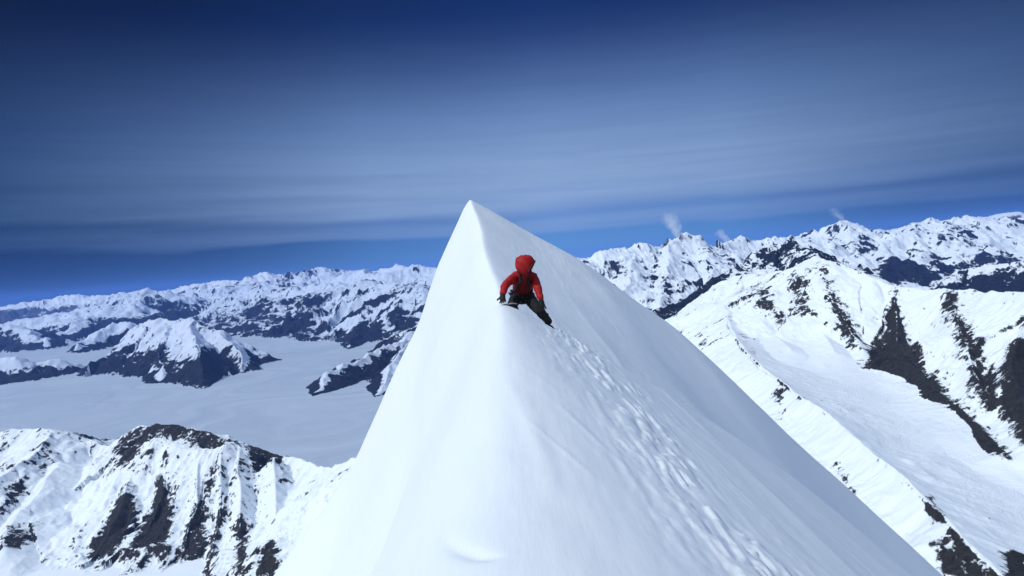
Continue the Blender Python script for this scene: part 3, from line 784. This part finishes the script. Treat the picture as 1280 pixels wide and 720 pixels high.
def glove(wk, hk, fwd, side_, curl):
    """mitten-cuffed glove: palm, four unequal fingers and a thumb"""
    w0, h0 = J[wk], J[hk]
    ax = (h0 - w0).normalized(); sdv = side_ - ax * side_.dot(ax); sdv.normalize(); nrm = ax.cross(sdv).normalized()
    pc = w0 + ax * 0.075
    ch_ = [[('w', w0 - ax * .03, .048), ('w1', w0 + ax * .02, .040), ('p', pc, (.050, .030)), ('p2', pc + ax * .03, (.046, .026))]]
    for i, (o_, ln) in enumerate(((-.034, .060), (-.012, .074), (.011, .070), (.033, .054))):
        b0 = pc + ax * .035 + sdv * o_
        k1 = b0 + ax * ln * .45 + nrm * curl * .2 + sdv * o_ * .25
        k2 = k1 + ax * ln * .35 + nrm * curl * .5
        k3 = k2 + ax * ln * .2 + nrm * curl * .7
        ch_.append([('p2', pc, .04), (('f', i, 0), b0, .0115), (('f', i, 1), k1, .0115), (('f', i, 2), k2, .0105), (('f', i, 3), k3, .009)])
    t0 = pc - ax * .03 - sdv * .045
    ch_.append([('p', pc, .04), ('t0', t0, .015), ('t1', t0 + ax * .03 - sdv * .03 + nrm * curl * .3, .0135), ('t2', t0 + ax * .055 - sdv * .035 + nrm * curl * .8, .0115)])
    return skinned('glove', ch_, MG, body, 2)


glove('wl', 'hl', None, Vector((1, -.2, 0)), 0.03)
glove('wr', 'hr', None, Vector((1, -.2, 0)), 0.03)


def boot(ak, tk):
    a_, t_ = J[ak], J[tk]; f_ = (t_ - a_).normalized(); up = Vector((0, 0, 1)); up = (up - f_ * up.dot(f_)).normalized()
    sp_ = f_.cross(up)
    b = skinned('boot', [[('s', a_ + (J['kl' if ak == 'al' else 'kr'] - a_) * .28, .068), ('a', a_, .062), ('h', a_ - up * .07 - f_ * .03, .050), ('m', a_ - up * .075 + f_ * .09, (.050, .042)), ('t', a_ - up * .085 + f_ * .19, (.044, .034))]], MB, body, 2, 0.003)
    bm = bmesh.new()
    base = a_ - up * .125

    def bar(p, q, w_):
        d_ = (q - p); ln = d_.length; mt = Matrix.Translation((p + q) / 2) @ d_.to_track_quat('Z', 'Y').to_matrix().to_4x4() @ Matrix.Diagonal((w_, w_, ln, 1))
        bmesh.ops.create_cube(bm, size=1, matrix=mt)
    for sg in (-1, 1):
        bar(base + sp_ * .04 * sg - f_ * .05, base + sp_ * .045 * sg + f_ * .20, .010)
        for q_ in (-.045, .02, .09, .16, .2): bar(base + sp_ * .043 * sg + f_ * q_, base + sp_ * .043 * sg + f_ * (q_ + .01) - up * .035, .008)
        bar(base + sp_ * .03 * sg + f_ * .19, base + sp_ * .03 * sg + f_ * .25 - up * .02, .009)
    for q_ in (-.04, .08, .17): bar(base - sp_ * .043 + f_ * q_, base + sp_ * .043 + f_ * q_, .009)
    me = bpy.data.meshes.new('crampon'); bm.to_mesh(me); bm.free()
    c_o = link('crampon', me, MM); c_o.parent = b; c_o.matrix_parent_inverse = Matrix()


boot('al', 'tl'); boot('ar', 'tr')

# hood: a rounded shell open towards the face, which looks down to the side
open_d = Vector((0.80, -0.10, -0.60)).normalized()
bm = bmesh.new(); bmesh.ops.create_uvsphere(bm, u_segments=40, v_segments=28, radius=1)
hc = J['hd'] + Vector((-.005, .01, .01))
kill = [v for v in bm.verts if v.co.normalized().dot(open_d) > 0.70]
bmesh.ops.delete(bm, geom=kill, context='VERTS')
for v in bm.verts:
    n_ = v.co.normalized(); c_ = n_.dot(open_d)
    rr_ = 1 + 0.10 * max(0, c_) ** 2 + 0.05 * math.sin(n_.x * 9 + n_.z * 5) * 0.5
    v.co = Vector((n_.x * .148, n_.y * .150, n_.z * (.152 if n_.z > 0 else .180))) * rr_ + hc
    if v.co.z - hc.z > .10: v.co.z = hc.z + .10 + (v.co.z - hc.z - .10) * .55 + .004 * math.sin(n_.x * 14)
bmesh.ops.recalc_face_normals(bm, faces=bm.faces)
g_ = bmesh.ops.solidify(bm, geom=bm.faces[:], thickness=0.010)
me = bpy.data.meshes.new('hood'); bm.to_mesh(me); bm.free(); me.polygons.foreach_set('use_smooth', [True] * len(me.polygons))
hood = link('hood', me, MR, body)
# stiff hood brim (dark red edge) following the opening
q = open_d.to_track_quat('Z', 'Y'); ring = []
for k in range(28):
    a_ = 2 * math.pi * k / 28; n_ = q @ Vector((math.cos(a_) * .72, math.sin(a_) * .72, .695)); n_.normalize()
    ring.append(Vector((n_.x * .151, n_.y * .154, n_.z * (.146 if n_.z > 0 else .182))) * 1.055 + hc)
ch_ = [[(k, p_, .011) for k, p_ in enumerate(ring)] + [(0, ring[0], .011)]]
brim = skinned('brim', ch_, MRD, hood, 1); brim.parent = hood; brim.matrix_parent_inverse = Matrix()
# face: nose and goggles deep in the hood
fq = open_d
gl = skinned('goggles', [[(i, J['hd'] + (q @ Vector((math.sin(a_) * .088, 0.0, math.cos(a_) * .095))) + Vector((0, 0, .012)), (.020, .026)) for i, a_ in enumerate(np.linspace(-1.1, 1.1, 7))]], MLENS, body, 2)
# climbing harness: waist belt, leg loops and chest straps
f_c = Vector((0, -1, 0))
def ringpts(c, rx, ry, tilt, n=16):
    return [c + Vector((math.cos(2 * math.pi * i / n) * rx, math.sin(2 * math.pi * i / n) * ry, tilt * math.cos(2 * math.pi * i / n))) for i in range(n)]
wr_ = ringpts(J['pel'] + Vector((0, 0, .055)), .165, .145, -.015)
har = skinned('harness', [[(i, p_, (.016, .022)) for i, p_ in enumerate(wr_)] + [(0, wr_[0], .016)]], MB, body, 1)
for sgn_, shk in ((-1, 'sl'), (1, 'sr')):
    s0 = J[shk].lerp(J['nb'], .45)
    pts = [s0 + Vector((0, .09, .03)), s0 + Vector((0, 0, .085)), s0 + Vector((0, -.10, .02)), J['ch'].lerp(J[shk], .45) + Vector((0, -.150, -.05)), J['sp'] + Vector((sgn_ * .09, -.150, 0)), J['pel'] + Vector((sgn_ * .12, -.12, .06))]
    skinned('pack_strap', [[(i, p_, (.013, .022)) for i, p_ in enumerate(pts)]], MB, body, 2)
# small dark rucksack on the back
bm = bmesh.new(); bmesh.ops.create_cube(bm, size=1); bmesh.ops.subdivide_edges(bm, edges=bm.edges[:], cuts=5, use_grid_fill=True)
for v in bm.verts:
    n_ = v.co.copy(); l_ = (abs(n_.x * 2) ** 4 + abs(n_.y * 2) ** 4 + abs(n_.z * 2) ** 4) ** .25
    c_ = n_ / max(l_, .3) if l_ > .9 else n_
    v.co = Vector((c_.x * .26, c_.y * .16 * (1.1 - c_.z * .3), c_.z * .40)) + J['ch'] + Vector((0, .19, -.06))
me = bpy.data.meshes.new('rucksack'); bm.to_mesh(me); bm.free(); me.polygons.foreach_set('use_smooth', [True] * len(me.polygons))
link('rucksack', me, MB, body)

# ice axe pushed into the crest under the planted hand
axr = bpy.data.objects.new('ice_axe', None); COL.objects.link(axr)
h0 = J['hl'] + Vector((.05, -.02, -.075)); axr.location = h0
axr['label'] = 'grey ice axe under the planted black glove of the climber'; axr['category'] = 'ice axe'
shaft_d = Vector((.38, .15, -.70)).normalized()
me = skinned('shaft', [[(0, Vector((0, 0, 0)), (.008, .012)), (1, shaft_d * .25, (.008, .012)), (2, shaft_d * .52, (.008, .012)), (3, shaft_d * .58, (.003, .004))]], MM, None, 1); me.parent = axr
pk = Vector((.95, -.2, .08)).normalized()
me = skinned('axe_head', [[(0, -pk * .10 + Vector((0, 0, -.012)), (.006, .024)), (1, Vector((0, 0, .004)), (.008, .012)), (2, pk * .09 + Vector((0, 0, .004)), (.005, .011)), (3, pk * .16 + Vector((0, 0, -.016)), (.003, .006))]], MM, None, 1); me.parent = axr


# ------------------------------------------------------------------ snow plumes blown from the far summits
def plume(pts, wid_, dens, label):
    vs_ = [at_r(*p) for p in pts]
    bm = bmesh.new(); rings = []
    n = 14
    for i, c_ in enumerate(vs_):
        t = i / (len(vs_) - 1); r_ = wid_ * (1.0 + 0.6 * t)
        rings.append([bm.verts.new(c_ + Vector((math.cos(a_) * r_, math.sin(a_) * r_ * 1.3, 0))) for a_ in [2 * math.pi * k / n for k in range(n)]])
    for a_, b_ in zip(rings[:-1], rings[1:]):
        for k in range(n): bm.faces.new((a_[k], a_[(k + 1) % n], b_[(k + 1) % n], b_[k]))
    bm.faces.new(rings[0][::-1]); bm.faces.new(rings[-1])
    bmesh.ops.recalc_face_normals(bm, faces=bm.faces)
    me = bpy.data.meshes.new('cloud'); bm.to_mesh(me); bm.free()
    m, nt, out = new_mat('blown_snow')
    p0, p1 = vs_[0], vs_[-1]; ln = (p1 - p0).length; dv = (p1 - p0).normalized()
    geo = N(nt, 'ShaderNodeNewGeometry')
    nz0 = N(nt, 'ShaderNodeTexNoise', inp={'Scale': 1.1 / wid_, 'Detail': 3.0}); L(nt, geo.outputs['Position'], nz0.inputs['Vector'])
    wv = N(nt, 'ShaderNodeVectorMath', operation='SUBTRACT'); L(nt, nz0.outputs['Color'], wv.inputs[0]); wv.inputs[1].default_value = (.5, .5, .5)
    wv2 = N(nt, 'ShaderNodeVectorMath', operation='SCALE'); L(nt, wv.outputs[0], wv2.inputs[0]); wv2.inputs['Scale'].default_value = wid_ * 1.6
    rel = N(nt, 'ShaderNodeVectorMath', operation='SUBTRACT'); L(nt, geo.outputs['Position'], rel.inputs[0]); rel.inputs[1].default_value = tuple(p0)
    rel2 = N(nt, 'ShaderNodeVectorMath', operation='ADD'); L(nt, rel.outputs[0], rel2.inputs[0]); L(nt, wv2.outputs[0], rel2.inputs[1])
    dt = N(nt, 'ShaderNodeVectorMath', operation='DOT_PRODUCT'); L(nt, rel2.outputs[0], dt.inputs[0]); dt.inputs[1].default_value = tuple(dv)
    cx = N(nt, 'ShaderNodeVectorMath', operation='CROSS_PRODUCT'); L(nt, rel2.outputs[0], cx.inputs[0]); cx.inputs[1].default_value = tuple(dv)
    le = N(nt, 'ShaderNodeVectorMath', operation='LENGTH'); L(nt, cx.outputs[0], le.inputs[0])
    tn = math_n(nt, 'DIVIDE', dt.outputs['Value'], ln)
    wd = math_n(nt, 'MULTIPLY', math_n(nt, 'ADD', math_n(nt, 'MULTIPLY', tn, 0.75), 0.45), wid_)
    fall = math_n(nt, 'SUBTRACT', 1.0, math_n(nt, 'DIVIDE', le.outputs['Value'], wd), clamp=True)
    endf_ = math_n(nt, 'MULTIPLY', math_n(nt, 'SUBTRACT', 1.0, tn, clamp=True), 1.6, clamp=True)
    nz = N(nt, 'ShaderNodeTexNoise', inp={'Scale': 2.6 / wid_, 'Detail': 5.0, 'Roughness': 0.65}); L(nt, geo.outputs['Position'], nz.inputs['Vector'])
    d_ = math_n(nt, 'MULTIPLY', math_n(nt, 'MULTIPLY', math_n(nt, 'SUBTRACT', nz.outputs['Fac'], 0.30), 3.0, clamp=True), math_n(nt, 'MULTIPLY', math_n(nt, 'MULTIPLY', fall, endf_), dens))
    pv = N(nt, 'ShaderNodeVolumePrincipled'); pv.inputs['Color'].default_value = (0.97, 0.98, 1.0, 1); L(nt, d_, pv.inputs['Density']); L(nt, pv.outputs[0], out.inputs['Volume'])
    me.materials.append(m)
    o = bpy.data.objects.new('cloud', me); COL.objects.link(o); o['kind'] = 'stuff'; o['label'] = label


plume([(853, 302, 16.6e3), (847, 292, 16.6e3), (841, 283, 16.6e3), (837, 275, 16.6e3), (833, 265, 16.6e3)], 210, 0.015, 'white snow plume blowing off the jagged peak behind the summit ridge')
plume([(912, 304, 15e3), (906, 298, 15e3), (901, 293, 15e3), (896, 287, 15e3)], 110, 0.02, 'small faint snow plume on the saddle right of the jagged peak')
plume([(1056, 278, 19.6e3), (1050, 272, 19.6e3), (1045, 267, 19.6e3), (1038, 260, 19.6e3)], 150, 0.006, 'faint snow plume on the pointed peak of the right skyline')


# ------------------------------------------------------------------ haze: the air itself
def box(name, x0, x1, y0, y1, z0, z1):
    bm = bmesh.new(); bmesh.ops.create_cube(bm, size=1)
    for v in bm.verts:
        v.co = Vector((x0 if v.co.x < 0 else x1, y0 if v.co.y < 0 else y1, z0 if v.co.z < 0 else z1))
    me = bpy.data.meshes.new(name); bm.to_mesh(me); bm.free()
    o = bpy.data.objects.new(name, me); COL.objects.link(o); return o


HAZE = 8.5e-6
hz = box('haze', -135e3, 135e3, -135e3, 135e3, -1562, 1400)
hm, nt, out = new_mat('haze_air')
pv = N(nt, 'ShaderNodeVolumePrincipled', inp={'Density': HAZE, 'Anisotropy': 0.0})
pv.inputs['Color'].default_value = (0.18, 0.38, 1.0, 1)
L(nt, pv.outputs[0], out.inputs['Volume'])
hz.data.materials.append(hm); hz['kind'] = 'stuff'; hz['label'] = 'thin blue mountain air veiling the far peaks'

# ------------------------------------------------------------------ light
SUN_EL, SUN_AZ = R(44), R(-122)      # azimuth from +Y (ahead) towards +X; the sun stands to the left, a little behind the camera
sd = Vector((math.sin(SUN_AZ) * math.cos(SUN_EL), math.cos(SUN_AZ) * math.cos(SUN_EL), math.sin(SUN_EL)))
sl_ = bpy.data.lights.new('sun', 'SUN'); sl_.energy = 2.2; sl_.angle = R(0.5); sl_.color = (1.0, 0.99, 0.94)
sun = bpy.data.objects.new('sun', sl_); COL.objects.link(sun)
sun.rotation_euler = (-sd).to_track_quat('-Z', 'Y').to_euler()

w = bpy.data.worlds.new('World'); scene.world = w; w.use_nodes = True
nt = w.node_tree; nt.nodes.clear()
wo = N(nt, 'ShaderNodeOutputWorld'); bg = N(nt, 'ShaderNodeBackground'); bg.inputs['Strength'].default_value = 0.10
L(nt, bg.outputs[0], wo.inputs[0])
sky = N(nt, 'ShaderNodeTexSky', sky_type='NISHITA'); sky.sun_disc = False
sky.sun_elevation = SUN_EL; sky.sun_rotation = SUN_AZ; sky.altitude = 4000; sky.air_density = 1.0; sky.dust_density = 0.2; sky.ozone_density = 2.0
tc = N(nt, 'ShaderNodeTexCoord'); sp = N(nt, 'ShaderNodeSeparateXYZ'); L(nt, tc.outputs['Generated'], sp.inputs[0])
elev = math_n(nt, 'ADD', sp.outputs[2], math_n(nt, 'MULTIPLY', sp.outputs[0], 0.026))
# large soft billows of the veil: noise squashed into layers
cb_ = N(nt, 'ShaderNodeCombineXYZ'); L(nt, math_n(nt, 'MULTIPLY', sp.outputs[0], 1.6), cb_.inputs[0]); L(nt, math_n(nt, 'MULTIPLY', sp.outputs[1], 1.6), cb_.inputs[1]); L(nt, math_n(nt, 'MULTIPLY', elev, 11.0), cb_.inputs[2])
nA = N(nt, 'ShaderNodeTexNoise', inp={'Scale': 1.0, 'Detail': 4.0, 'Roughness': 0.5, 'Distortion': 0.4}); L(nt, cb_.outputs[0], nA.inputs['Vector'])
cb2 = N(nt, 'ShaderNodeCombineXYZ'); L(nt, math_n(nt, 'MULTIPLY', sp.outputs[0], 3.0), cb2.inputs[0]); L(nt, math_n(nt, 'MULTIPLY', sp.outputs[1], 3.0), cb2.inputs[1]); L(nt, math_n(nt, 'MULTIPLY', elev, 75.0), cb2.inputs[2])
nB = N(nt, 'ShaderNodeTexNoise', inp={'Scale': 1.0, 'Detail': 3.0, 'Roughness': 0.5, 'Distortion': 0.3}); L(nt, cb2.outputs[0], nB.inputs['Vector'])
wob = math_n(nt, 'ADD', elev, math_n(nt, 'MULTIPLY', math_n(nt, 'SUBTRACT', nA.outputs['Fac'], 0.5), 0.055))
# clear band near the horizon, veil above, thinning into deep blue
G_ = lambda v: (v, v, v, 1)
veil = ramp(nt, wob, [(0.0, G_(0.0)), (0.043, G_(0.02)), (0.050, G_(0.50)), (0.064, G_(0.62)), (0.076, G_(0.34)), (0.088, G_(0.80)), (0.15, G_(1.0)), (0.22, G_(0.80)), (0.32, G_(0.36)), (0.44, G_(0.04)), (0.6, G_(0.5)), (0.8, G_(1.0))], 'LINEAR')
low = ramp(nt, elev, [(0.06, G_(1.0)), (0.20, G_(0.25))])
streak = math_n(nt, 'ADD', math_n(nt, 'MULTIPLY', math_n(nt, 'MULTIPLY', math_n(nt, 'SUBTRACT', nB.outputs['Fac'], 0.53), low), 0.9), 1.0)
veil = math_n(nt, 'MULTIPLY', veil, streak, clamp=True)
# sides darkened like a vignette put into the sky, which brightens towards the sun
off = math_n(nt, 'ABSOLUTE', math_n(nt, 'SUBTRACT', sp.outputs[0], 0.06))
side = ramp(nt, off, [(0.0, (1.04, 1.03, 1.02)), (0.25, (0.87, 0.89, 0.91)), (0.45, (0.46, 0.52, 0.60)), (0.66, (0.12, 0.19, 0.28)), (0.76, (0.3, 0.36, 0.44)), (0.90, (1.0, 1.0, 1.0))])  # outermost stops raised beyond the view as added fill light
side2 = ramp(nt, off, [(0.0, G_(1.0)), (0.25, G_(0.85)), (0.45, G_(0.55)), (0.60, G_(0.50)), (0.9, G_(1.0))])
deep = mixc(nt, 1.0, sky.outputs[0], ramp(nt, sp.outputs[2], [(0.0, (0.19, 0.40, 0.72)), (0.08, (0.18, 0.35, 0.68)), (0.30, (0.03, 0.10, 0.30)), (0.5, (0.025, 0.08, 0.22)), (1.0, (0.6, 0.7, 0.9))]), 'MULTIPLY')
cloudc = ramp(nt, sp.outputs[2], [(0.0, (2.3, 3.6, 6.0)), (0.10, (2.9, 4.2, 6.5)), (0.20, (1.6, 2.7, 5.1)), (0.34, (0.18, 0.60, 2.3)), (0.5, (0.15, 0.45, 1.6)), (0.7, (5.6, 7.4, 10.6))])  # overhead end brightened out of view as added fill light
dsun = N(nt, 'ShaderNodeVectorMath', operation='DOT_PRODUCT'); L(nt, tc.outputs['Generated'], dsun.inputs[0]); dsun.inputs[1].default_value = tuple(sd)
glow = math_n(nt, 'POWER', math_n(nt, 'MAXIMUM', dsun.outputs['Value'], 0.0), 5.0)
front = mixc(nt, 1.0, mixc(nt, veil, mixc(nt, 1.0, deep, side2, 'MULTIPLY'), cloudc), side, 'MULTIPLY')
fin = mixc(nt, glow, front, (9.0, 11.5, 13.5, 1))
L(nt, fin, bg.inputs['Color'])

# ------------------------------------------------------------------ colour
vs = scene.view_settings
vs.view_transform = 'Standard'; vs.look = 'None'; vs.gamma = 1; vs.exposure = 0.0; vs.use_curve_mapping = False
scene.render.engine = 'CYCLES'
scene.cycles.volume_bounces = 3
scene.cycles.max_bounces = 5
scene.cycles.diffuse_bounces = 3
scene.cycles.use_denoising = True
